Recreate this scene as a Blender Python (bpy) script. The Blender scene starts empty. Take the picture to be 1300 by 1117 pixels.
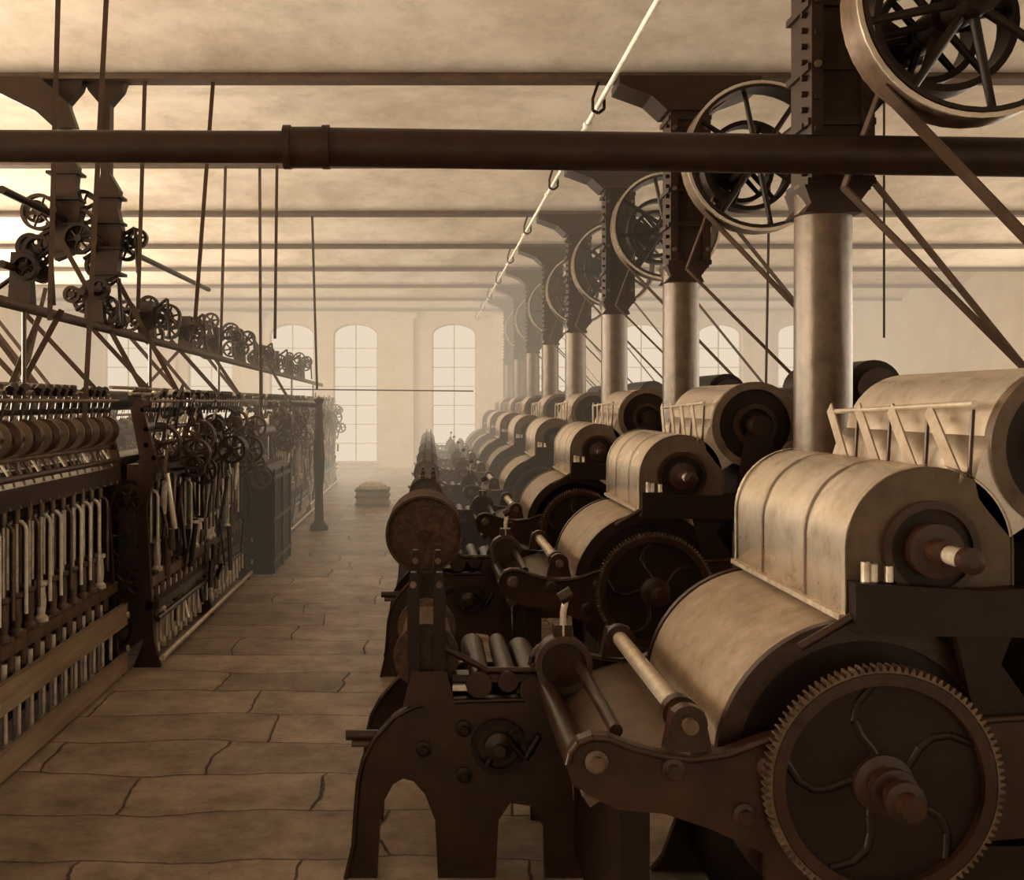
import bpy, math, random
from mathutils import Vector, Matrix
random.seed(7)
scene = bpy.context.scene
scene.view_settings.view_transform = 'Standard'
scene.view_settings.look = 'None'
EYE = 1.65; F = 1400.0

# ------------------------------------------------------------ materials
MATS = {}
def mat(name, c1, c2=None, rough=.6, metal=0.0, scale=6.0, bump=0.0, detail=6, spec=.5, stretch=(1,1,1), grime=0.0, pos=(.32,.68)):
    m = bpy.data.materials.new(name); m.use_nodes = True
    nt = m.node_tree; b = nt.nodes['Principled BSDF']
    b.inputs['Roughness'].default_value = rough
    b.inputs['Metallic'].default_value = metal
    b.inputs['Specular IOR Level'].default_value = spec
    b.inputs['Specular Tint'].default_value = (1,.84,.66,1)
    if c2 is None: c2 = tuple(x*.6 for x in c1)
    tc = nt.nodes.new('ShaderNodeTexCoord'); mp = nt.nodes.new('ShaderNodeMapping')
    mp.inputs['Scale'].default_value = stretch
    nt.links.new(tc.outputs['Object'], mp.inputs['Vector'])
    n = nt.nodes.new('ShaderNodeTexNoise'); n.inputs['Scale'].default_value = scale
    n.inputs['Detail'].default_value = detail; n.inputs['Roughness'].default_value = .65
    nt.links.new(mp.outputs['Vector'], n.inputs['Vector'])
    r = nt.nodes.new('ShaderNodeValToRGB')
    r.color_ramp.elements[0].position = pos[0]; r.color_ramp.elements[1].position = pos[1]
    r.color_ramp.elements[0].color = (*c2, 1); r.color_ramp.elements[1].color = (*c1, 1)
    nt.links.new(n.outputs['Fac'], r.inputs['Fac']); col = r.outputs['Color']
    if grime:
        g = nt.nodes.new('ShaderNodeTexNoise'); g.inputs['Scale'].default_value = scale*2.7; g.inputs['Detail'].default_value=12; g.inputs['Roughness'].default_value=.8
        nt.links.new(tc.outputs['Object'], g.inputs['Vector'])
        gr = nt.nodes.new('ShaderNodeValToRGB'); gr.color_ramp.elements[0].position=.34; gr.color_ramp.elements[1].position=.52
        gr.color_ramp.elements[0].color=(.45,.36,.28,1); gr.color_ramp.elements[1].color=(1,1,1,1)
        nt.links.new(g.outputs['Fac'], gr.inputs['Fac'])
        mx = nt.nodes.new('ShaderNodeMixRGB'); mx.blend_type='MULTIPLY'; mx.inputs['Fac'].default_value=grime
        nt.links.new(col, mx.inputs['Color1']); nt.links.new(gr.outputs['Color'], mx.inputs['Color2']); col = mx.outputs['Color']
    nt.links.new(col, b.inputs['Base Color'])
    if bump:
        bp = nt.nodes.new('ShaderNodeBump'); bp.inputs['Strength'].default_value = bump
        bp.inputs['Distance'].default_value = .02
        nt.links.new(n.outputs['Fac'], bp.inputs['Height']); nt.links.new(bp.outputs['Normal'], b.inputs['Normal'])
    MATS[name] = m
    return m
mat('cast_iron', (.036,.0135,.006), (.014,.005,.0023), .30, .0, 9, .18, spec=.45)
mat('dark_iron', (.015,.0058,.0028), (.007,.0026,.0013), .42, .0, 9, .1, spec=.3)
mat('worn_iron', (.17,.105,.062), (.055,.032,.018), .34, .35, 14, .1)
mat('tin_sheet', (.68,.575,.445), (.48,.385,.28), .27, .55, 3.2, .03, grime=.5)
mat('card_clothing', (.37,.28,.19), (.23,.16,.102), .42, .15, 12, .12, grime=.45)
mat('card_end', (.13,.083,.05), (.065,.038,.021), .46, .1, 8, .1, grime=.6)
mat('bright_steel', (.80,.69,.53), (.45,.35,.24), .28, .45, 20)
mat('painted_column', (.105,.064,.036), (.05,.027,.014), .30, .05, 8, .2, grime=.6)
mat('dark_column', (.026,.0105,.005), (.011,.0042,.002), .42, 0, 10, .15, spec=.32)
mat('belt_leather', (.065,.034,.018), (.03,.014,.007), .55, 0, 10)
mat('dark_cord', (.025,.012,.006), None, .8, 0, 10)
mat('wood_rail', (.34,.235,.148), (.16,.10,.058), .42, 0, 7, .1, stretch=(1,.2,3))
mat('bobbin_yarn', (.86,.77,.62), (.5,.41,.30), .6, 0, 16)
mat('lap_cotton', (.10,.054,.030), (.036,.017,.009), .9, 0, 34, .6)
mat('wall_plaster', (.74,.63,.49), (.62,.51,.38), .85, 0, 1.5, .05)
mat('ceiling_plaster', (.82,.71,.57), (.58,.475,.355), .8, 0, .9, .2, detail=10, grime=.32, pos=(.36,.6))
mat('window_wood', (.68,.58,.45), None, .6, 0, 6)
mat('pale_pipe', (.88,.79,.65), (.6,.5,.37), .5, 0, 10)
mat('beam_iron', (.09,.05,.028), (.04,.02,.011), .6, 0, 6)

m = bpy.data.materials.new('daylight_glass'); m.use_nodes = True
nt = m.node_tree; nt.nodes.clear()
e = nt.nodes.new('ShaderNodeEmission'); o = nt.nodes.new('ShaderNodeOutputMaterial')
e.inputs['Color'].default_value = (1,.88,.70,1); e.inputs['Strength'].default_value = .80
nt.links.new(e.outputs[0], o.inputs['Surface']); MATS['daylight_glass'] = m
m2 = m.copy(); m2.name = 'daylight_glass_side'; MATS['daylight_glass_side'] = m2
m2.node_tree.nodes['Emission'].inputs['Color'].default_value=(1,.91,.765,1)
m2.node_tree.nodes['Emission'].inputs['Strength'].default_value = 44.0
m3 = m2.copy(); m3.name = 'daylight_glass_shaded'; MATS['daylight_glass_shaded'] = m3
m3.node_tree.nodes['Emission'].inputs['Strength'].default_value = 9.0

# floor : worn stone flags
m = bpy.data.materials.new('floor_flags'); m.use_nodes = True; MATS['floor_flags'] = m
nt = m.node_tree; b = nt.nodes['Principled BSDF']
def N(t): return nt.nodes.new(t)
tc = N('ShaderNodeTexCoord')
n0 = N('ShaderNodeTexNoise'); n0.inputs['Scale'].default_value = 1.1; n0.inputs['Detail'].default_value = 6
mixv = N('ShaderNodeMixRGB'); mixv.blend_type = 'ADD'; mixv.inputs['Fac'].default_value = .34
nt.links.new(tc.outputs['Object'], n0.inputs['Vector'])
nt.links.new(tc.outputs['Object'], mixv.inputs['Color1']); nt.links.new(n0.outputs['Color'], mixv.inputs['Color2'])
br = N('ShaderNodeTexBrick')
br.inputs['Scale'].default_value = 1.0; br.inputs['Brick Width'].default_value = .80; br.inputs['Row Height'].default_value = .46
br.inputs['Mortar Size'].default_value = .008; br.inputs['Mortar Smooth'].default_value = .8
br.inputs['Color1'].default_value = (.50,.385,.275,1); br.inputs['Color2'].default_value = (.30,.22,.15,1)
br.inputs['Mortar'].default_value = (.10,.06,.036,1)
br.offset = .37; br.squash = 2.1; br.squash_frequency = 3
nt.links.new(mixv.outputs['Color'], br.inputs['Vector'])
n1 = N('ShaderNodeTexNoise'); n1.inputs['Scale'].default_value = 3.2; n1.inputs['Detail'].default_value = 15; n1.inputs['Roughness'].default_value=.8
nt.links.new(tc.outputs['Object'], n1.inputs['Vector'])
rr = N('ShaderNodeValToRGB'); rr.color_ramp.elements[0].position=.38; rr.color_ramp.elements[1].position=.62
rr.color_ramp.elements[0].color=(.42,.36,.30,1); rr.color_ramp.elements[1].color=(1.2,1.2,1.2,1)
nt.links.new(n1.outputs['Fac'], rr.inputs['Fac'])
mu = N('ShaderNodeMixRGB'); mu.blend_type='MULTIPLY'; mu.inputs['Fac'].default_value=1
nt.links.new(br.outputs['Color'], mu.inputs['Color1']); nt.links.new(rr.outputs['Color'], mu.inputs['Color2'])
nt.links.new(mu.outputs['Color'], b.inputs['Base Color'])
b.inputs['Roughness'].default_value = .32
bp = N('ShaderNodeBump'); bp.inputs['Strength'].default_value=.8; bp.inputs['Distance'].default_value=.03
mh = N('ShaderNodeMath'); mh.operation='SUBTRACT'
nt.links.new(n1.outputs['Fac'], mh.inputs[0]); nt.links.new(br.outputs['Fac'], mh.inputs[1])
nt.links.new(mh.outputs[0], bp.inputs['Height']); nt.links.new(bp.outputs['Normal'], b.inputs['Normal'])

# ------------------------------------------------------------ mesh builder
class MB:
    def __init__(s): s.v=[]; s.f=[]; s.m=[]; s.s=[]; s.mats=[]
    def mi(s, n):
        if n not in s.mats: s.mats.append(n)
        return s.mats.index(n)
    def add(s, vs, fs, m, smooth=False):
        o=len(s.v); s.v += [tuple(v) for v in vs]; k=s.mi(m)
        for f in fs:
            s.f.append([i+o for i in f]); s.m.append(k); s.s.append(smooth)
    def box(s, p0, p1, m):
        x0,y0,z0=[min(a,b) for a,b in zip(p0,p1)]; x1,y1,z1=[max(a,b) for a,b in zip(p0,p1)]
        vs=[(x0,y0,z0),(x1,y0,z0),(x1,y1,z0),(x0,y1,z0),(x0,y0,z1),(x1,y0,z1),(x1,y1,z1),(x0,y1,z1)]
        s.add(vs,[(0,3,2,1),(4,5,6,7),(0,1,5,4),(1,2,6,5),(2,3,7,6),(3,0,4,7)],m)
    def frame(s,p0,p1):
        p0=Vector(p0);p1=Vector(p1);d=(p1-p0).normalized()
        a=Vector((0,0,1)) if abs(d.z)<.9 else Vector((1,0,0))
        u=d.cross(a).normalized(); w=d.cross(u).normalized()
        return p0,p1,d,u,w
    def cyl(s,p0,p1,r,m,seg=14,r2=None,caps=True,cm=None):
        p0,p1,d,u,w=s.frame(p0,p1); r2=r if r2 is None else r2
        A=[p0+(u*math.cos(t)+w*math.sin(t))*r for t in [2*math.pi*i/seg for i in range(seg)]]
        B=[p1+(u*math.cos(t)+w*math.sin(t))*r2 for t in [2*math.pi*i/seg for i in range(seg)]]
        s.add(A+B,[(i,(i+1)%seg,seg+(i+1)%seg,seg+i) for i in range(seg)],m,True)
        if caps:
            s.add(A,[list(range(seg))[::-1]],cm or m); s.add(B,[list(range(seg))],cm or m)
    def lathe(s,p0,axis,prof,m,seg=24,smooth=True):
        p0=Vector(p0); d=Vector(axis).normalized(); _,_,_,u,w=s.frame(p0,p0+d)
        for (r0,h0),(r1,h1) in zip(prof[:-1],prof[1:]):
            A=[p0+d*h0+(u*math.cos(t)+w*math.sin(t))*r0 for t in [2*math.pi*i/seg for i in range(seg)]]
            B=[p0+d*h1+(u*math.cos(t)+w*math.sin(t))*r1 for t in [2*math.pi*i/seg for i in range(seg)]]
            s.add(A+B,[(i,(i+1)%seg,seg+(i+1)%seg,seg+i) for i in range(seg)],m,smooth)
    def tube(s,pts,r,m,seg=6):
        for a,b in zip(pts[:-1],pts[1:]): s.cyl(a,b,r,m,seg)
    def prism(s,poly,f,a0,a1,m,smooth=False,cm=None):
        n=len(poly)
        A=[f(u,v,a0) for u,v in poly]; B=[f(u,v,a1) for u,v in poly]
        s.add(A+B,[(i,(i+1)%n,n+(i+1)%n,n+i) for i in range(n)],m,smooth)
        s.add(A,[list(range(n))],cm or m); s.add(B,[list(range(n))[::-1]],cm or m)
    def ring(s,c,ro,ri,w,m,seg=36,teeth=0,axis='y'):
        n=teeth*4 if teeth else seg
        def P(r,t,a):
            x=r*math.cos(t); z=r*math.sin(t)
            if axis=='y': return (c[0]+x,c[1]+a,c[2]+z)
            if axis=='x': return (c[0]+a,c[1]+x,c[2]+z)
            return (c[0]+x,c[1]+z,c[2]+a)
        O=[];I=[]
        for a in (-w/2,w/2):
            for i in range(n):
                t=2*math.pi*i/n
                r=ro if (not teeth or i%4<2) else ro*.955
                O.append(P(r,t,a))
            for i in range(n): I.append(P(ri,2*math.pi*i/n,a))
        sm = not teeth
        for (L,fl) in ((O,0),(I,1)):
            s.add(L,[(i,(i+1)%n,n+(i+1)%n,n+i) for i in range(n)],m,sm)
        for k in (0,1):
            L=O[k*n:(k+1)*n]+I[k*n:(k+1)*n]
            s.add(L,[(i,(i+1)%n,n+(i+1)%n,n+i) for i in range(n)],m)
    def wheel(s,c,r,w,m,spokes=8,axis='y',rim=.03,hub=.07,sr=.014,sm=None):
        s.ring(c,r,r-rim,w,m,axis=axis,seg=40)
        ax={'y':Vector((0,1,0)),'x':Vector((1,0,0)),'z':Vector((0,0,1))}[axis]
        C=Vector(c)
        s.cyl(C-ax*w*.6,C+ax*w*.6,hub,sm or m,14)
        for i in range(spokes):
            t=2*math.pi*i/spokes+.2
            if axis=='y': d=Vector((math.cos(t),0,math.sin(t)))
            else: d=Vector((0,math.cos(t),math.sin(t)))
            s.cyl(C+d*hub*.8,C+d*(r-rim*.6),sr*1.3,sm or m,7,r2=sr)
    def strap(s,p0,p1,w,t,m,wd=(0,1,0)):
        p0=Vector(p0);p1=Vector(p1);d=(p1-p0).normalized(); W=Vector(wd); W=(W-d*W.dot(d)).normalized(); T=d.cross(W)
        vs=[]
        for p in (p0,p1):
            for a,b in ((-1,-1),(1,-1),(1,1),(-1,1)): vs.append(p+W*a*w/2+T*b*t/2)
        s.add(vs,[(0,1,2,3),(7,6,5,4),(0,4,5,1),(1,5,6,2),(2,6,7,3),(3,7,4,0)],m)
    def mesh(s,name):
        me=bpy.data.meshes.new(name); me.from_pydata(s.v,[],s.f)
        for n in s.mats: me.materials.append(MATS[n])
        me.polygons.foreach_set('material_index',s.m); me.polygons.foreach_set('use_smooth',s.s)
        me.update()
        import bmesh
        bm=bmesh.new(); bm.from_mesh(me); bmesh.ops.recalc_face_normals(bm,faces=bm.faces); bm.to_mesh(me); bm.free()
        return me
    def obj(s,name,loc=(0,0,0)):
        ob=bpy.data.objects.new(name,s.mesh(name)); ob.location=loc; scene.collection.objects.link(ob); return ob
def inst(me,name,loc):
    ob=bpy.data.objects.new(name,me); ob.location=loc; scene.collection.objects.link(ob); return ob
XZ=lambda u,v,a:(u,a,v)

# ------------------------------------------------------------ room
S=2.8; D0=4.96; XC=1.77
XL,XR,YB,YF=-9.0,10.5,27.6,-2.2
ZB=3.9
b=MB(); b.box((XL-.3,YF,-.15),(XR+.3,YB+.35,0),'floor_flags'); b.obj('floor')
ys=[D0+S*i for i in range(-2,9)]
b=MB(); NN=14
edges=[YF]+[y for y in ys if y>YF+.3]+[YB+.35]
prof=[]
for a,c in zip(edges[:-1],edges[1:]):
    rise=.24*min(1,(c-a)/S)
    for i in range(NN):
        t=i/NN; prof.append((a+(c-a)*t, 3.95+rise*(1-(2*t-1)**2)))
prof.append((edges[-1],3.95))
n=len(prof)
vs=[(XL-.3,y,z) for y,z in prof]+[(XR+.3,y,z) for y,z in prof]
b.add(vs,[(i,i+1,n+i+1,n+i) for i in range(n-1)],'ceiling_plaster',True)
b.add([(XL-.3,YF,4.4),(XR+.3,YF,4.4),(XR+.3,YB+.35,4.4),(XL-.3,YB+.35,4.4)],[(0,1,2,3)],'ceiling_plaster')
b.obj('ceiling')
for y in ys:
    if y<YF+.3: continue
    b=MB()
    b.box((XL,y-.085,ZB),(XR,y+.085,ZB+.022),'beam_iron')
    b.box((XL,y-.03,ZB+.022),(XR,y+.03,ZB+.10),'beam_iron')
    b.obj('ceiling_beam')

def arch(uc,w,z0,z1,n=10,rise=.28):
    pts=[(uc-w/2,z0),(uc+w/2,z0),(uc+w/2,z1-rise)]
    pts+=[(uc+w/2*math.cos(t),z1-rise+rise*math.sin(t)) for t in [math.pi*i/n for i in range(1,n)]]
    pts+=[(uc-w/2,z1-rise)]
    return pts
WN=[0]
def wall(name,u0,u1,wins,f,glass):
    b=MB(); H=4.3; cur=u0; T=.34
    for (uc,w,z0,z1) in sorted(wins):
        a,c=uc-w/2,uc+w/2
        b.prism([(cur,0),(a,0),(a,H),(cur,H)],f,0,T,'wall_plaster')
        b.prism([(a,0),(c,0),(c,z0),(a,z0)],f,0,T,'wall_plaster')
        top=[p for p in arch(uc,w,z0,z1)[2:]]
        b.prism(top+[(a,H),(c,H)],f,0,T,'wall_plaster')
        cur=c
        g=MB(); A=arch(uc,w,z0,z1)
        g.prism(A,f,T-.06,T-.03,glass)
        for (p,q) in zip(A,A[1:]+A[:1]):
            g.strap(f(p[0],p[1],T-.1),f(q[0],q[1],T-.1),.07,.07,'window_wood',wd=Vector(f(0,0,1))-Vector(f(0,0,0)))
        dd=Vector(f(0,0,1))-Vector(f(0,0,0))
        g.strap(f(uc,z0,T-.09),f(uc,z1,T-.09),.03,.03,'window_wood',wd=dd)
        k=int((z1-z0)/.48)
        for i in range(1,k):
            z=z0+i*.48; g.strap(f(a,z,T-.09),f(c,z,T-.09),.03,.02,'window_wood',wd=dd)
        g.strap(f(a-.05,z0,T/2-.06),f(c+.05,z0,T/2-.06),T+.06,.05,'window_wood',wd=dd)
        WN[0]+=1; g.obj('window_%d'%WN[0])
    b.prism([(cur,0),(u1,0),(u1,H),(cur,H)],f,0,T,'wall_plaster')
    b.obj(name)
bw=[-7.6,-5.5,-3.45,-1.85,.63,3.0,5.35,7.3,9.3]
wall('wall_back',XL,XR,[(u,1.12,.12,3.62) for u in bw],lambda u,v,a:(u,YB+a,v),'daylight_glass')
sw=[D0+S*(i-.5) for i in range(-1,9)]
wall('wall_left',YF,YB,[(u,1.7,.8,3.7) for u in sw if u<22],lambda u,v,a:(XL-a,u,v),'daylight_glass_side')
wall('wall_right',YF,YB,[(u,1.7,.8,3.7) for u in sw if u<18],lambda u,v,a:(XR+a,u,v),'daylight_glass_shaded')
b=MB()
for u in (-6.55,-4.45,-.62,1.8,4.2,6.3,8.3):
    b.box((u-.22,YB-.16,0),(u+.22,YB,3.72),'wall_plaster'); b.box((u-.30,YB-.2,3.72),(u+.30,YB,3.86),'wall_plaster')
b.obj('trim_1')

# ------------------------------------------------------------ columns
b=MB()
b.lathe((0,0,0),(0,0,1),[(.0,0),(.22,0),(.22,.06),(.17,.10),(.15,.16),(.135,.2),(.128,1.2),(.124,2.62)],'painted_column',28)
b.box((-.10,-.13,2.58),(.165,.13,3.66),'dark_column')
for z in (2.60,2.86,3.1,3.38,3.6):
    b.box((-.118,-.15,z),(.18,.15,z+.03),'dark_column')
for x in (-.08,.145):
    b.box((x-.025,-.16,2.62),(x+.025,-.13,3.6),'dark_column')
    for k in range(7): b.cyl((x,-.175,2.70+k*.14),(x,-.15,2.70+k*.14),.016,'worn_iron' if k%3==0 else 'dark_column',8)
for z in [2.66+.07*k for k in range(14)]:
    b.cyl((-.125,-.08,z),(-.10,-.08,z),.014,'dark_column',6)
b.prism([(-.13,3.66),(.19,3.66),(.3,3.74),(.52,3.82),(.52,3.895),(-.46,3.895),(-.46,3.84),(-.24,3.76)],XZ,-.17,.17,'dark_column')
b.prism([(-.13,2.60),(-.10,2.52),(-.13,2.48),(.13,2.48),(.11,2.52),(.17,2.60)],XZ,-.14,.14,'dark_column')
b.prism([(.165,3.42),(.165,3.22),(.30,3.12),(.42,3.15),(.44,3.26),(.34,3.30)],XZ,-.06,.06,'dark_column')
b.prism([(.165,2.95),(.165,2.88),(.36,3.10),(.32,3.14)],XZ,-.04,.04,'dark_column')
b.cyl((.35,-.12,3.22),(.35,.12,3.22),.075,'dark_column',16)
cm=b.mesh('cast_iron_column')
for i in range(8): inst(cm,'cast_iron_column',(XC,D0+S*i,0))

b=MB(); b.cyl((2.12,-1,3.22),(2.12,YB-.1,3.22),.035,'dark_iron',12)
b.obj('line_shaft')
b=MB(); b.wheel((0,0,0),.48,.17,'worn_iron',8,rim=.022,hub=.075,sr=.016,sm='dark_iron')
b.ring((0,-.085,0),.481,.462,.012,'tin_sheet',seg=48)
b.ring((0,0,0),.457,.44,.19,'dark_iron',seg=40)
b.wheel((0,.26,0),.30,.13,'dark_iron',6,rim=.03,hub=.07)
b.wheel((0,.42,0),.22,.12,'dark_iron',6,rim=.03,hub=.07)
pm=b.mesh('line_shaft_pulley')
for i in range(8): inst(pm,'line_shaft_pulley',(2.12,4.32+S*i,3.22))
b=MB()
def belt_pair(b,c1,r1,c2,r2,y,w,m):
    v=Vector((c2[0]-c1[0],c2[1]-c1[1])); L=v.length; d=v/L; n=Vector((-d.y,d.x))
    for s_ in (1,-1):
        sa=(r1-r2)/L; nn=(n*s_*math.sqrt(1-sa*sa)+d*sa)
        a=Vector(c1)+nn*r1; c=Vector(c2)+nn*r2
        b.strap((a.x,y,a.y),(c.x,y,c.y),w,.008,m)
belt_pair(b,(0,0),.486,(1.68,-1.90),.38,0,.09,'belt_leather')
b.strap((-.40,.26,-.68),(.90,.26,-1.98),.06,.008,'belt_leather')
b.strap((-.22,.26,-.20),(-.40,.26,-.68),.06,.008,'belt_leather')
bmh=b.mesh('drive_belt')
for i in range(8): inst(bmh,'drive_belt',(2.12,4.32+S*i,3.22))

b=MB()
yp=4.55
b.cyl((XL,yp,2.73),(-.42,yp,2.70),.066,'dark_column',24)
b.cyl((-.42,yp,2.70),(XR,yp,2.54),.080,'dark_column',24)
b.cyl((-.58,yp,2.70),(-.42,yp,2.70),.083,'dark_column',24)
b.cyl((-.60,yp,2.70),(-.57,yp,2.70),.090,'dark_column',24)
b.cyl((-.44,yp,2.70),(-.41,yp,2.70),.090,'dark_column',24)
b.obj('steam_pipe')

b=MB()
b.cyl((1.19,2.5,3.74),(1.19,YB-.05,3.74),.017,'pale_pipe',10)
for y in ys[2:]:
    b.tube([(1.19,y,3.90),(1.15,y,3.78),(1.15,y,3.70),(1.19,y,3.68),(1.23,y,3.71),(1.23,y,3.78)],.012,'dark_iron')
    b.cyl((1.19,y+.5,3.74),(1.19,y+.58,3.74),.028,'pale_pipe',10)
b.obj('ceiling_pipe')

# ------------------------------------------------------------ carding machine
def card(variant):
    b=MB()
    W=1.02
    cx,cz,r=1.14,.69,.385
    b.cyl((cx,.05,cz),(cx,W-.05,cz),r,'card_clothing',56,cm='dark_iron')
    for y in (.05,W-.05): b.ring((cx,y,cz),r+.006,r-.05,.03,'cast_iron',seg=56)
    b.ring((cx,-.075,cz),.30,.28,.04,'worn_iron',teeth=100)
    b.ring((cx,-.07,cz),.282,.25,.05,'cast_iron',seg=64)
    b.cyl((cx,-.07,cz),(cx,-.06,cz),.265,'dark_iron',40)
    for k in range(5):
        t=2*math.pi*k/5+.4
        pts=[]
        for j in range(6):
            rr_=.05+.2*j/5; a=t+.35*math.sin(j/5*math.pi)
            pts.append((cx+rr_*math.cos(a),-.066,cz+rr_*math.sin(a)))
        b.tube(pts,.012,'dark_iron')
    b.lathe((cx,-.04,cz),(0,-1,0),[(.075,0),(.075,.05),(.045,.06),(.045,.09),(.06,.095),(.06,.115),(.035,.12),(.035,.15),(.05,.155),(.05,.175),(.03,.18),(.03,.22),(0,.22)],'cast_iron',20)
    top=[(.352,.735),(.36,.765),(.38,.79),(.415,.803),(.455,.80),(.52,.775),(.60,.755),(.67,.747),(.76,.76),(.84,.79),(.92,.815),(1.15,.83),(1.6,.86),(2.7,.88)]
    bot=[(2.7,.62),(1.75,.56),(1.1,.50),(.85,.50),(.72,.56),(.6,.60),(.48,.61),(.40,.65),(.36,.69)]
    for y0,y1 in ((-.04,.0),(W,W+.04)):
        b.prism(top+bot,XZ,y0,y1,'cast_iron')
        b.tube([(x,y0-.004,z-.008) for x,z in top],.010,'cast_iron',6)
        for lx in (.92,1.8,2.6):
            b.prism([(lx-.07,.60),(lx+.07,.60),(lx+.045,.2),(lx+.10,.05),(lx+.14,0),(lx-.14,0),(lx-.10,.05),(lx-.045,.2)],XZ,y0+.004,y1-.004,'cast_iron')
        b.prism([(1.08,1.19),(1.10,1.19),(1.42,1.17),(1.9,1.21),(2.3,1.15),(2.3,1.04),(1.08,1.06)],XZ,y0-.02,y1+.02,'dark_iron')
        b.prism([(1.34,1.08),(1.50,1.08),(1.46,.98),(1.56,.84),(1.62,.80),(1.42,.80),(1.38,.9)],XZ,y0+.006,y1-.006,'dark_iron')
        b.prism([(1.62,1.5),(1.74,1.5),(1.80,1.15),(1.56,1.15)],XZ,y0+.005,y1-.005,'dark_iron')
        b.prism([(1.9,1.12),(2.1,1.12),(2.1,.8),(1.9,.8)],XZ,y0+.007,y1-.007,'dark_iron')
    b.box((.92,.003,.08),(2.62,W-.003,.5),'dark_iron')  # dark filler block, shade under the machine put in as solid colour
    for (x,z) in ((.425,.735),(.62,.715),(.86,.72),(.80,.60)):
        b.lathe((x,-.04,z),(0,-1,0),[(.03,0),(.03,.012),(.018,.016),(.018,.035),(0,.035)],'worn_iron' if x<.5 else 'cast_iron',12)
    ax,az,ar=1.29,1.27,.212
    prof=[(ax-ar,1.10)]+[(ax-ar*math.cos(t),az+ar*math.sin(t)) for t in [math.pi*i/28 for i in range(0,29)]]+[(ax+ar,1.10)]
    b.prism(prof,XZ,.0,W,'tin_sheet',True,cm='card_end')
    def outline(off,y0,y1,m):
        P=[(ax-ar-off,1.10)]+[(ax-(ar+off)*math.cos(t),az+(ar+off)*math.sin(t)) for t in [math.pi*i/28 for i in range(0,29)]]+[(ax+ar+off,1.10)]
        vs=[(p[0],y,p[1]) for y in (y0,y1) for p in P]; n=len(P)
        b.add(vs,[(i,i+1,n+i+1,n+i) for i in range(n-1)],m,True)
    for y in (.30,.70): outline(.004,y,y+.016,'card_end')
    for y in (-.006,W-.02): outline(.006,y,y+.026,'tin_sheet')
    b.box((ax-ar-.02,0,1.085),(ax-ar+.02,W,1.10),'bright_steel')
    b.ring((ax,-.01,az),.125,.105,.03,'cast_iron',seg=36)
    b.cyl((ax,-.012,az),(ax,-.004,az),.107,'dark_iron',30)
    b.lathe((ax,0,az),(0,-1,0),[(.07,0),(.07,.05),(.035,.055),(.035,.10),(.022,.105),(.022,.2),(.032,.205),(.032,.235),(.015,.24),(0,.24)],'cast_iron',18)
    b.cyl((ax,-.12,az),(ax,-.19,az),.024,'bright_steel',14)
    for (x,z) in ((1.115,1.21),(1.135,1.205),(1.175,1.2)):
        b.cyl((x,-.03,1.19),(x,-.03,z+.03),.012,'bright_steel',8)
    ux,uz,ur=1.67,1.53,.215
    b.cyl((ux,.02,uz),(ux,W-.02,uz),ur,'tin_sheet',48,cm='dark_iron')
    b.ring((ux,.01,uz),ur+.008,ur-.03,.04,'card_end',seg=48)
    b.ring((ux,-.0,uz),.11,.085,.03,'cast_iron',seg=30)
    b.cyl((ux,-.12,uz),(ux,.02,uz),.05,'dark_iron',16)
    sk=[(1.455,1.56),(1.425,1.50),(1.41,1.45),(1.42,1.40),(1.45,1.36),(1.50,1.30),(1.56,1.34)]
    b.prism(sk,XZ,.0,W,'tin_sheet',True)
    b.tube([(1.41,0,1.645),(1.41,W,1.615)],.010,'tin_sheet')
    k=4
    for i in range(k):
        y0=W*i/k; y1=W*(i+1)/k
        b.strap((1.405,y1,1.63),(1.37,y0,1.44),.04,.006,'card_clothing')
        b.tube([(1.41,y0+.01,1.63),(1.40,y0+.01,1.45)],.006,'cast_iron')
    b.cyl((2.25,.03,.98),(2.25,W-.03,.98),.58,'card_end',60,cm='dark_iron')
    for (x,z,rr_) in ((1.98,1.63,.10),(2.28,1.72,.145),(2.62,1.56,.12),(2.82,1.28,.10)):
        b.cyl((x,.0,z),(x,W,z),rr_,'dark_iron',28)
        b.cyl((x,-.08,z),(x,W+.08,z),.03,'cast_iron',12)
        b.cyl((x,-.07,z),(x,-.045,z),rr_*.7,'cast_iron',22)
    # side gearing beside the upper roll
    for (x,z,rr_,mm) in ((1.98,1.58,.13,'cast_iron'),(1.86,1.36,.10,'worn_iron'),(1.72,1.26,.07,'cast_iron'),(2.12,1.40,.12,'cast_iron')):
        b.wheel((x,-.11,z),rr_,.04,mm,6,rim=.022,hub=.03,sr=.009)
        b.cyl((x,-.14,z),(x,0,z),.02,'cast_iron',10)
    b.wheel((2.25,-.12,.98),.36,.08,'cast_iron',6,rim=.035)
    b.box((2.75,.05,.72),(3.95,W-.05,.78),'wood_rail')
    for y in (0,W): b.prism([(2.7,.85),(4.0,.85),(4.0,.65),(3.9,.6),(3.9,0),(3.75,0),(3.75,.6),(3.3,.6),(3.3,0),(3.18,0),(3.18,.6),(2.7,.62)],XZ,y-.015,y+.015,'cast_iron')
    b.prism([(3.68,.84),(3.92,.84),(3.84,1.36),(3.76,1.36)],XZ,W-.02,W+.04,'cast_iron')
    b.cyl((3.80,W-.1,1.32),(3.80,1.6,1.32),.03,'cast_iron',12)
    b.wheel((3.80,1.47,1.32),.37,.11,'cast_iron',6,rim=.025)
    b.cyl((.66,-.03,.83),(.66,W+.02,.83),.026,'bright_steel',18)
    for y in (-.05,.04,W-.06): b.cyl((.66,y,.83),(.66,y+.04,.83),.048,'cast_iron',20)
    b.cyl((.66,-.075,.83),(.66,-.05,.83),.02,'worn_iron',12)
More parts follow.
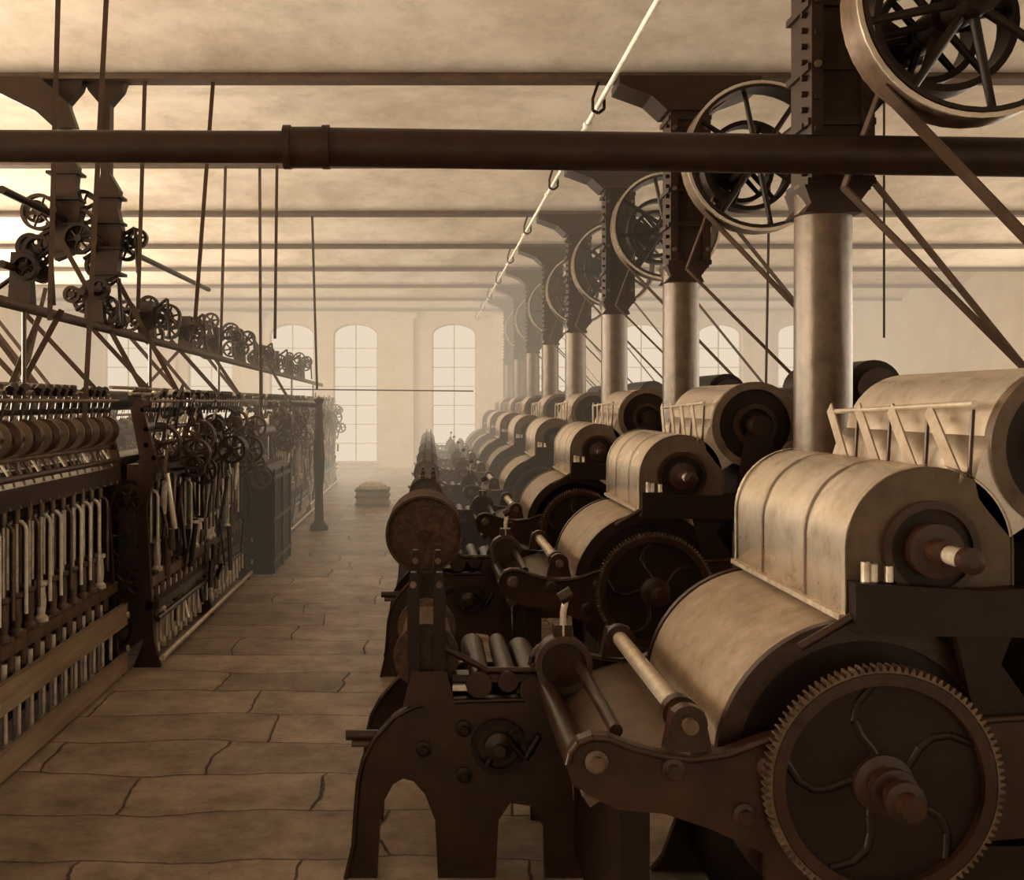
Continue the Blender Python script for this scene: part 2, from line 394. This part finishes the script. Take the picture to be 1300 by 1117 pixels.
    for y in (-.02,W): b.prism([(.60,.76),(.72,.76),(.70,.86),(.62,.86)],XZ,y-.026,y+.026,'cast_iron')
    ap=[(.40,.62),(.52,.70),(.66,.745),(.78,.73),(.80,.70),(.66,.70),(.52,.66),(.42,.59)]
    b.prism(ap,XZ,.03,W-.03,'card_end')
    b.box((.78,.06,.70),(.83,W-.06,.735),'worn_iron')
    b.box((.50,.05,.1),(.58,W-.05,.62),'dark_iron')
    b.cyl((.50,.10,.77),(.50,W-.1,.77),.018,'cast_iron',14)
    b.cyl((.40,.003,.68),(.40,W-.003,.68),.035,'cast_iron',16)
    b.cyl((.45,.84,.77),(.45,.92,.77),.092,'cast_iron',28)
    b.ring((.45,.835,.77),.095,.075,.02,'belt_leather',seg=28)
    b.tube([(.45,.86,.80),(.45,.86,.94),(.46,.86,.99)],.012,'bright_steel')
    b.cyl((.44,.86,.985),(.48,.86,1.01),.022,'cast_iron',10)
    b.box((.42,.85,.62),(.48,.92,.9),'cast_iron')
    b.tube([(.95,-.02,1.02),(1.08,-.03,1.10),(1.12,-.03,1.08)],.012,'cast_iron')
    # delivery stand
    pl=[(-.24,0),(-.29,.0),(-.262,.12),(-.254,.235),(-.246,.339),(-.227,.42),(-.19,.489),(-.123,.563),(-.06,.598),(-.014,.612),(.15,.622),(.42,.628),(.545,.615),(.60,.575),(.585,.52),(.53,.475),(.49,.42),(.50,.26),(.55,.0),(.40,0),(.395,.18),(.35,.25),(.28,.26),(.24,.2),(.23,0),(.03,0),(.02,.20),(-.015,.29),(-.055,.335),(-.09,.345),(-.125,.325),(-.155,.27),(-.17,.2),(-.18,0)]
    for y in (.97,1.50):
        b.prism(pl,XZ,y,y+.04,'cast_iron')
        b.tube([(x,y-.003,z-.006) for x,z in pl[1:15]],.010,'cast_iron',6)
        for (x,z) in ((-.02,.45),(.12,.36),(.12,.52),(.30,.50),(.50,.55)):
            b.lathe((x,y,z),(0,-1,0),[(.028,0),(.028,.012),(.014,.016),(.014,.035),(0,.035)],'worn_iron' if x>.4 else 'dark_iron',12)
        b.ring((.24,y-.01,.46),.095,.075,.03,'dark_iron',seg=24)
        b.lathe((.24,y-.0,.46),(0,-1,0),[(.05,0),(.05,.03),(.02,.04),(.02,.07),(0,.07)],'cast_iron',16)
        b.tube([(.20,y-.02,.40),(.26,y-.02,.50),(.33,y-.02,.42),(.38,y-.02,.5)],.014,'dark_iron')
    b.box((-.1,1.02,.40),(.45,1.49,.43),'cast_iron')
    b.cyl((-.29,.99,.49),(-.16,.99,.49),.018,'cast_iron',10); b.cyl((-.27,.99,.46),(-.20,.99,.46),.012,'card_end',10)
    for y in (.96,1.53):
        for x in (-.055,.035):
            b.prism([(x-.018,.64),(x+.018,.64),(x+.022,.98),(x+.01,1.06),(x-.01,1.06),(x-.022,.98)],XZ,y-.004,y+.034,'dark_iron')
            b.cyl((x,y-.02,1.02),(x,y+.05,1.02),.012,'worn_iron',8)
        b.prism([(-.09,.60),(.09,.60),(.06,.72),(-.06,.72)],XZ,y-.01,y+.025,'cast_iron')
    if variant==0:
        b.lathe((-.01,1.00,.76),(0,1,0),[(0,0),(.115,0),(.115,.02),(.09,.03),(.095,.26),(.09,.48),(.115,.49),(.115,.51),(0,.51)],'lap_cotton',32)
    else:
        q=1 if variant==1 else .62
        b.lathe((-.03,.935,.86),(0,1,0),[(0,0),(.19*q,0),(.225*q,.01),(.23*q,.04),(.23*q,.52),(.225*q,.55),(.19*q,.56),(0,.56)],'lap_cotton',40)
        b.ring((-.03,.935,.86),.232*q,.218*q,.03,'belt_leather',seg=40)
        b.cyl((-.03,.90,.86),(-.03,1.53,.86),.025,'cast_iron',12)
    for (x,z,rr_) in ((.17,.68,.045),(.27,.69,.035),(.36,.66,.05)):
        b.cyl((x,.93,z),(x,1.56,z),rr_,'cast_iron',16)
    b.box((.08,.95,.685),(.40,1.02,.71),'cast_iron')
    b.box((.08,.945,.655),(.16,.97,.675),'bright_steel')
    b.prism([(.30,.64),(.52,.64),(.47,.74),(.42,.80),(.36,.74)],XZ,.972,1.0,'cast_iron')
    b.tube([(.05,.97,.80),(.20,.97,.72),(.38,.97,.72)],.012,'cast_iron')
    return b.mesh('carding_machine')
cs=[card(0),card(1),card(2)]
for i in range(8): inst(cs[min(i,2)],'carding_machine',(0,2.85+S*i,0))

# ------------------------------------------------------------ left: flyer spinning frames
def spin_frame(y0,y1,X,seed,dense):
    rnd=random.Random(seed); b=MB(); L=y1-y0
    def bx(x0,a,z0,x1,c,z1,m): b.box((X+x0,a,z0),(X+x1,c,z1),m)
    if not dense:
        bx(-.03,0,.30,.0,L,.43,'wood_rail'); bx(-.03,0,.02,.0,L,.13,'wood_rail')
        b.cyl((X-.015,L,.30),(X-.015,L,.43),.02,'cast_iron',8)
    else:
        b.cyl((X,0,.06),(X,L,.06),.018,'bright_steel',10); b.cyl((X-.03,0,.30),(X-.03,L,.30),.02,'cast_iron',10)
        bx(-.10,0,.36,-.02,L,.41,'cast_iron')
    bx(-.16,0.003,.50,-.06,L-.003,.56,'worn_iron')
    bx(-.16,0.004,.74,-.13,L-.004,.77,'cast_iron')
    bx(-.22,0.005,1.16,-.04,L-.015,1.26,'cast_iron')
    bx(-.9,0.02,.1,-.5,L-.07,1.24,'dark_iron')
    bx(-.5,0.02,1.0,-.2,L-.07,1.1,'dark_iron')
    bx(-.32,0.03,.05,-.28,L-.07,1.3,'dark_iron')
    nP=max(2,int(L/1.6))
    for i in range(nP+1):
        y=i*(L-.06)/nP
        b.prism([(X-.18,0),(X-.01,0),(X-.05,.15),(X-.07,.5),(X-.10,1.0),(X-.05,1.18),(X-.04,1.3),(X-.12,1.62),(X-.2,1.62),(X-.14,1.3),(X-.17,1.0),(X-.13,.5),(X-.12,.15)],XZ,y,y+.045,'cast_iron')
        for z in (.16,.36): b.cyl((X+.001,y+.03,z),(X+.015,y+.03,z),.02,'bright_steel',8)
    for (x,z,r) in ((-.36,.80,.17),(-.22,.52,.11),(-.58,.50,.19),(-.50,1.12,.14),(-.2,1.05,.09),(-.30,.25,.13)):
        b.wheel((X+x,-.03,z),r,.035,rnd.choice(['cast_iron','worn_iron','dark_iron']),6,rim=.022,hub=.03,sr=.009)
    for x in (-.85,-.42): b.prism([(X+x-.05,0),(X+x+.05,0),(X+x+.02,.2),(X+x+.02,1.35),(X+x-.02,1.35),(X+x-.02,.2)],XZ,-.01,.03,'cast_iron')
    n=int(L/.17)
    for i in range(n):
        y=.12+i*(L-.2)/n; x=X-.10
        b.cyl((x,y,.04),(x,y,.46),.018,'bobbin_yarn',8)
        b.cyl((x+.04,y+.08,.12),(x+.04,y+.08,.32),.012,'bright_steel',6)
        b.cyl((x+.02,y+.03,.42),(x+.02,y+.03,.58),.022,'worn_iron',8)
        if not dense or rnd.random()<.5:
            b.lathe((x,y,.56),(0,0,1),[(.0,0),(.035,0),(.035,.02),(.020,.035),(.026,.10),(.020,.17),(.034,.18),(.034,.20),(0,.20)],'bobbin_yarn' if rnd.random()<.6 else 'card_end',10)
        if dense and rnd.random()<.45:
            b.cyl((x,y,.78),(x,y,1.12),.008,'bright_steel',6); continue
        w=.045
        fm='bobbin_yarn' if rnd.random()<.7 else 'worn_iron'
        pts=[(x-w,y,.66),(x-w,y,1.05)]+[(x-w*math.cos(t),y,1.05+w*math.sin(t)) for t in [math.pi*k/6 for k in range(1,6)]]+[(x+w,y,1.05),(x+w,y,.66)]
        b.tube(pts,.0095,fm,6)
        b.cyl((x,y,.76),(x,y,1.12),.010,'bright_steel',8)
        b.cyl((x,y,1.08),(x,y,1.15),.018,'worn_iron',8)
        b.cyl((x-.03,y+.09,.56),(x-.03,y+.09,1.18),.009,'cast_iron',6)
    m_=int(L/.13)
    for i in range(m_):
        y=.06+i*.13
        b.cyl((X-.06,y,1.28),(X-.16,y,1.44),.007,'bright_steel' if i%3==0 else 'cast_iron',5)
        b.cyl((X-.04,y+.05,1.16),(X-.10,y+.02,1.40),.006,'worn_iron',5)
        if not dense:
            b.lathe((X-.10,y,1.48),(0,1,0),[(0,-.02),(.06,-.02),(.085,-.008),(.085,.008),(.06,.02),(0,.02)],'card_end' if i%2 else 'cast_iron',18)
    for z,xx,mm in ((1.30,-.05,'cast_iron'),(1.38,-.10,'worn_iron'),(1.48,-.10,'cast_iron'),(1.60,-.12,'dark_iron')):
        b.cyl((X+xx,0,z),(X+xx,L,z),.016,mm,8)
    for xx,z in ((-.06,1.655),(-.12,1.69),(-.2,1.70),(-.32,1.74)):
        b.cyl((X+xx,0,z),(X+xx,L,z),.012,'worn_iron' if z<1.7 else 'wood_rail',6)
    for i in range(int(L/.12)):
        y=.08+i*.12
        b.tube([(X-.1,y,1.56),(X-.08,y,1.70)],.008,'cast_iron')
        for xx in (-.10,-.22,-.34):
            if rnd.random()<.6: b.cyl((X+xx,y,1.70),(X+xx,y+.05,1.72),.024,'bobbin_yarn' if rnd.random()<.15 else 'dark_iron',8)
    if dense:
        for i in range(int(L*7)):
            y=rnd.uniform(.05,L-.05); z=rnd.uniform(1.05,1.52); x=X+rnd.uniform(-.12,.12); r=rnd.uniform(.05,.125)
            mm=rnd.choice(['cast_iron','cast_iron','worn_iron'])
            for k in range(rnd.choice([1,2,4])):
                b.wheel((x,y+.045*k,z),r,.022,mm,5,rim=.02,hub=.02,sr=.007)
            b.tube([(x,y,z),(x-.15,y,z+rnd.uniform(-.2,.1))],.012,'cast_iron')
        for i in range(int(L*20)):
            y=rnd.uniform(.0,L); x=X+rnd.uniform(-.12,.04); z=rnd.uniform(.1,1.2)
            b.cyl((x,y,z),(x+rnd.uniform(-.05,.05),y+rnd.uniform(-.05,.05),z+rnd.uniform(.1,.4)),rnd.choice([.009,.014,.02]),rnd.choice(['cast_iron','dark_iron','bright_steel','worn_iron','cast_iron']),6)
        for i in range(int(L*6)):
            y=rnd.uniform(.0,L-.3); x=X+rnd.uniform(-.3,.03); z=rnd.uniform(1.46,1.74)
            b.tube([(x,y,z),(x-.03,y+.3,z+rnd.uniform(-.05,.1)),(x-.1,y+.3,1.35)],.011,rnd.choice(['cast_iron','bright_steel','dark_iron']))
            b.cyl((x-.1,y,z-.03),(x-.1,y+.12,z-.03),.035,rnd.choice(['bobbin_yarn','cast_iron','dark_iron','dark_iron']),10)
        b.cyl((X-.75,.1,1.66),(X-.75,L-.1,1.66),.075,'dark_iron',18)
    return b.obj('spinning_frame',(0,y0,0))
spin_frame(2.6,6.7,-1.83,1,False)
spin_frame(6.85,10.3,-1.66,2,True)
spin_frame(12.0,16.4,-1.72,3,True)
spin_frame(16.8,22.5,-1.85,4,True)
spin_frame(6.5,11.5,-3.6,5,True)
spin_frame(12.0,18,-3.9,6,True)
b=MB()
b.prism([(-1.50,0),(-1.50,.98),(-1.56,1.04),(-2.3,1.04),(-2.3,0)],XZ,10.55,11.9,'dark_iron')
for z in (.1,.5,.9): b.box((-1.50,10.55,z),(-1.485,11.9,z+.04),'cast_iron')
for y in (10.6,11.2,11.8): b.box((-1.50,y,.0),(-1.482,y+.04,1.0),'cast_iron')
b.wheel((-1.8,10.48,1.15),.17,.05,'cast_iron',6); b.wheel((-1.6,10.48,.92),.10,.04,'worn_iron',5,hub=.03)
b.cyl((-1.7,10.6,1.35),(-1.7,11.8,1.35),.06,'cast_iron',14)
b.cyl((-1.7,10.6,1.0),(-1.7,10.6,1.5),.03,'cast_iron',8); b.cyl((-1.7,11.8,1.0),(-1.7,11.8,1.5),.03,'cast_iron',8)
b.obj('gearing_cabinet')
b=MB(); b.lathe((-1.42,14.2,0),(0,0,1),[(0,0),(.12,0),(.12,.05),(.06,.12),(.05,.5),(.075,.9),(.055,1.3),(.04,1.62),(.07,1.68),(.0,1.72)],'dark_iron',16)
b.tube([(-1.42,14.2,1.6),(-1.75,14.2,1.62)],.03,'dark_iron'); b.obj('belt_guide_post')

# ------------------------------------------------------------ left overhead gear
b=MB()
b.cyl((-2.35,2.5,2.24),(-2.0,20.5,1.96),.032,'belt_leather',12)
for k in range(7):
    y=3.6+k*2.6
    z=2.24-(y-2.5)*.0156; x=-2.35+(y-2.5)*.0194
    b.cyl((x,y,z),(x,y,1.6),.014,'cast_iron',8)
b.obj('shaft_rail')
def cluster(name,x,y,z,sc,seed,hang=True):
    rnd=random.Random(seed); b=MB()
    if hang:
        b.prism([(-.14,ZB-z),(.14,ZB-z),(.12,ZB-z-.06),(.035,ZB-z-.16),(.03,.5),(.10,.38),(.085,.25),(.12,.1),(.08,-.22),(-.06,-.28),(-.10,.05),(-.06,.30),(-.03,.5),(-.035,ZB-z-.16),(-.12,ZB-z-.06)],XZ,-.05,.05,'dark_column')
        for k in range(4):
            a=.15*k; b.box((-.11,-.09,.32-a*1.2),(.12,.09,.34-a*1.2),'dark_iron')
    else:
        b.prism([(-.05,.1),(.05,.1),(.07,-.22),(-.07,-.22)],XZ,-.04,.04,'dark_column')
    for k in range(6):
        a=rnd.uniform(0,6.28); d=rnd.uniform(.05,.2)*sc; r=rnd.uniform(.06,.12)*sc
        b.wheel((math.cos(a)*d,-.12+.07*k,math.sin(a)*d),r,.05,rnd.choice(['dark_iron','cast_iron']),6,rim=.022,hub=.025,sr=.008)
        b.tube([(0,-.12+.07*k,0),(math.cos(a)*d,-.12+.07*k,math.sin(a)*d)],.018,'dark_iron')
    b.cyl((-.0,-.3,0),(0,.35,0),.022,'cast_iron',10)
    b.tube([(-.15*sc,0,-.1),(.18*sc,0,.12),(.2*sc,.0,-.2)],.014,'dark_iron')
    return b.obj(name,(x,y,z))
cluster('shaft_hanger',-2.56,7.76,2.92,1.1,11)
cluster('shaft_hanger',-2.28,7.80,2.76,1.1,12)
b=MB(); b.cyl((-2.56,6.6,2.92),(-2.50,12.5,2.92),.025,'dark_iron',10); b.obj('countershaft')
for k in range(11):
    y=5.0+k*1.3; z=2.24-(y-2.5)*.0156; x=-2.35+(y-2.5)*.0194
    cluster('pulley_bracket',x-.05,y,z+.22,.9,30+k,False)
b=MB()
b.prism([(-3.06,3.90),(-2.7,3.90),(-2.50,3.72),(-2.44,3.55),(-2.60,3.55),(-2.72,3.66),(-3.0,3.80)],XZ,7.62,7.70,'dark_column')
b.obj('hanger_bracket')
def cord(p0,p1,w=.03,m='belt_leather'):
    b=MB(); b.strap(p0,p1,w,.008,m,wd=(1,.3,0)); b.obj('hanging_belt')
for (x0,z0,x1,z1,y) in ((-2.05,4.0,-2.10,2.10,6.1),(-1.78,4.0,-1.91,1.5,6.1),(-2.0,3.95,-2.05,2.3,7.76),(-1.52,3.92,-1.65,2.2,7.76),
                        (-1.45,3.95,-1.47,2.25,10.5),(-1.63,3.95,-1.62,1.5,10.6),(-1.42,3.95,-1.36,1.8,13.36),(-1.95,3.95,-2.0,2.1,10.56)):
    cord((x0,y,z0),(x1,y,z1),.028,'dark_cord' if x1>-1.5 else 'belt_leather')
for (x0,z0,x1,z1,y) in ((-3.3,2.45,-2.6,1.62,7.2),(-3.0,2.3,-2.5,1.7,8.2),(-3.5,2.6,-2.9,1.7,8.0),(-2.7,2.3,-2.1,1.6,8.6),(-2.9,2.5,-2.2,1.65,9.8),(-2.45,2.25,-2.8,1.6,7.0),(-2.3,2.2,-1.8,1.6,9.8),(-2.2,2.2,-2.6,1.6,6.6),
                        (-3.9,2.7,-3.2,1.7,9.0),(-3.2,2.6,-3.5,1.65,9.2),(-3.0,2.5,-2.3,1.6,11.0),(-2.8,2.5,-2.1,1.6,12.5),(-4.4,2.8,-3.6,1.7,10.5),(-2.4,2.4,-1.9,1.6,11.3),(-4.0,2.6,-4.4,1.7,11.4),(-2.56,2.8,-1.95,1.6,7.6),(-2.3,2.6,-1.75,1.5,8.0),(-2.6,2.4,-3.3,1.7,12.2),(-2.2,2.5,-1.7,1.6,13.5)):
    cord((x0,y,z0),(x1,y+.2,z1),.035)
b=MB(); b.cyl((3.2,7.76,3.95),(3.2,7.76,2.1),.008,'dark_cord',6); b.obj('hanging_rod')
b=MB(); b.cyl((3.15,10.2,3.9),(3.05,10.0,1.6),.012,'dark_cord',6); b.obj('hanging_rod')
b=MB(); b.cyl((-2.4,17.5,1.85),(.7,17.5,1.82),.012,'dark_cord',6); b.obj('stay_wire')

b=MB()
b.box((-1.15,17.3,0),(-.65,17.9,.26),'wood_rail')
for z in (.02,.14,.24): b.box((-1.17,17.28,z),(-.63,17.92,z+.03),'belt_leather')
b.lathe((-.9,17.6,.26),(0,0,1),[(.24,0),(.22,.06),(.12,.11),(0,.12)],'bobbin_yarn',16)
b.obj('wooden_crate')

# ------------------------------------------------------------ haze volumes, glow put in as emission to brighten the far end
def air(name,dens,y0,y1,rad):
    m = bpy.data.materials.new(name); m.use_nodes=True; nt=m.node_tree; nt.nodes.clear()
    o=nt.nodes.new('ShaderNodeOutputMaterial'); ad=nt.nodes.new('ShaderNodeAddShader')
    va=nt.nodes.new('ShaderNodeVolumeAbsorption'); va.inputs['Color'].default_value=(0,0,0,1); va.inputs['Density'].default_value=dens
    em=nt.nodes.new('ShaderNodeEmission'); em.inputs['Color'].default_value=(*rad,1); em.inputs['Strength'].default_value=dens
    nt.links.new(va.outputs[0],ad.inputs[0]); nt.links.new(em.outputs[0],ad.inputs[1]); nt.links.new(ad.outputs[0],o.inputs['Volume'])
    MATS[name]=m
    b=MB(); b.box((XL+.02,y0,.01),(XR-.02,y1,4.3),name); b.obj('glow_haze')
air('glow_haze_thin',.018,8.5,16.8,(.78,.60,.41))
air('glow_haze_thick',.055,16.85,YB-.22,(.86,.70,.51))

# ------------------------------------------------------------ world + camera
w=bpy.data.worlds.new('World'); scene.world=w; w.use_nodes=True
bg=w.node_tree.nodes['Background']; bg.inputs['Color'].default_value=(1,.87,.70,1); bg.inputs['Strength'].default_value=.7
cam=bpy.data.cameras.new('Camera'); co=bpy.data.objects.new('Camera',cam); scene.collection.objects.link(co)
co.location=(0,0,EYE); co.rotation_euler=(math.pi/2,0,0)
cam.sensor_width=36; cam.sensor_fit='HORIZONTAL'; cam.lens=36*F/1300
cam.shift_x=105/1300; cam.shift_y=-48.5/1300; cam.clip_end=200
scene.camera=co
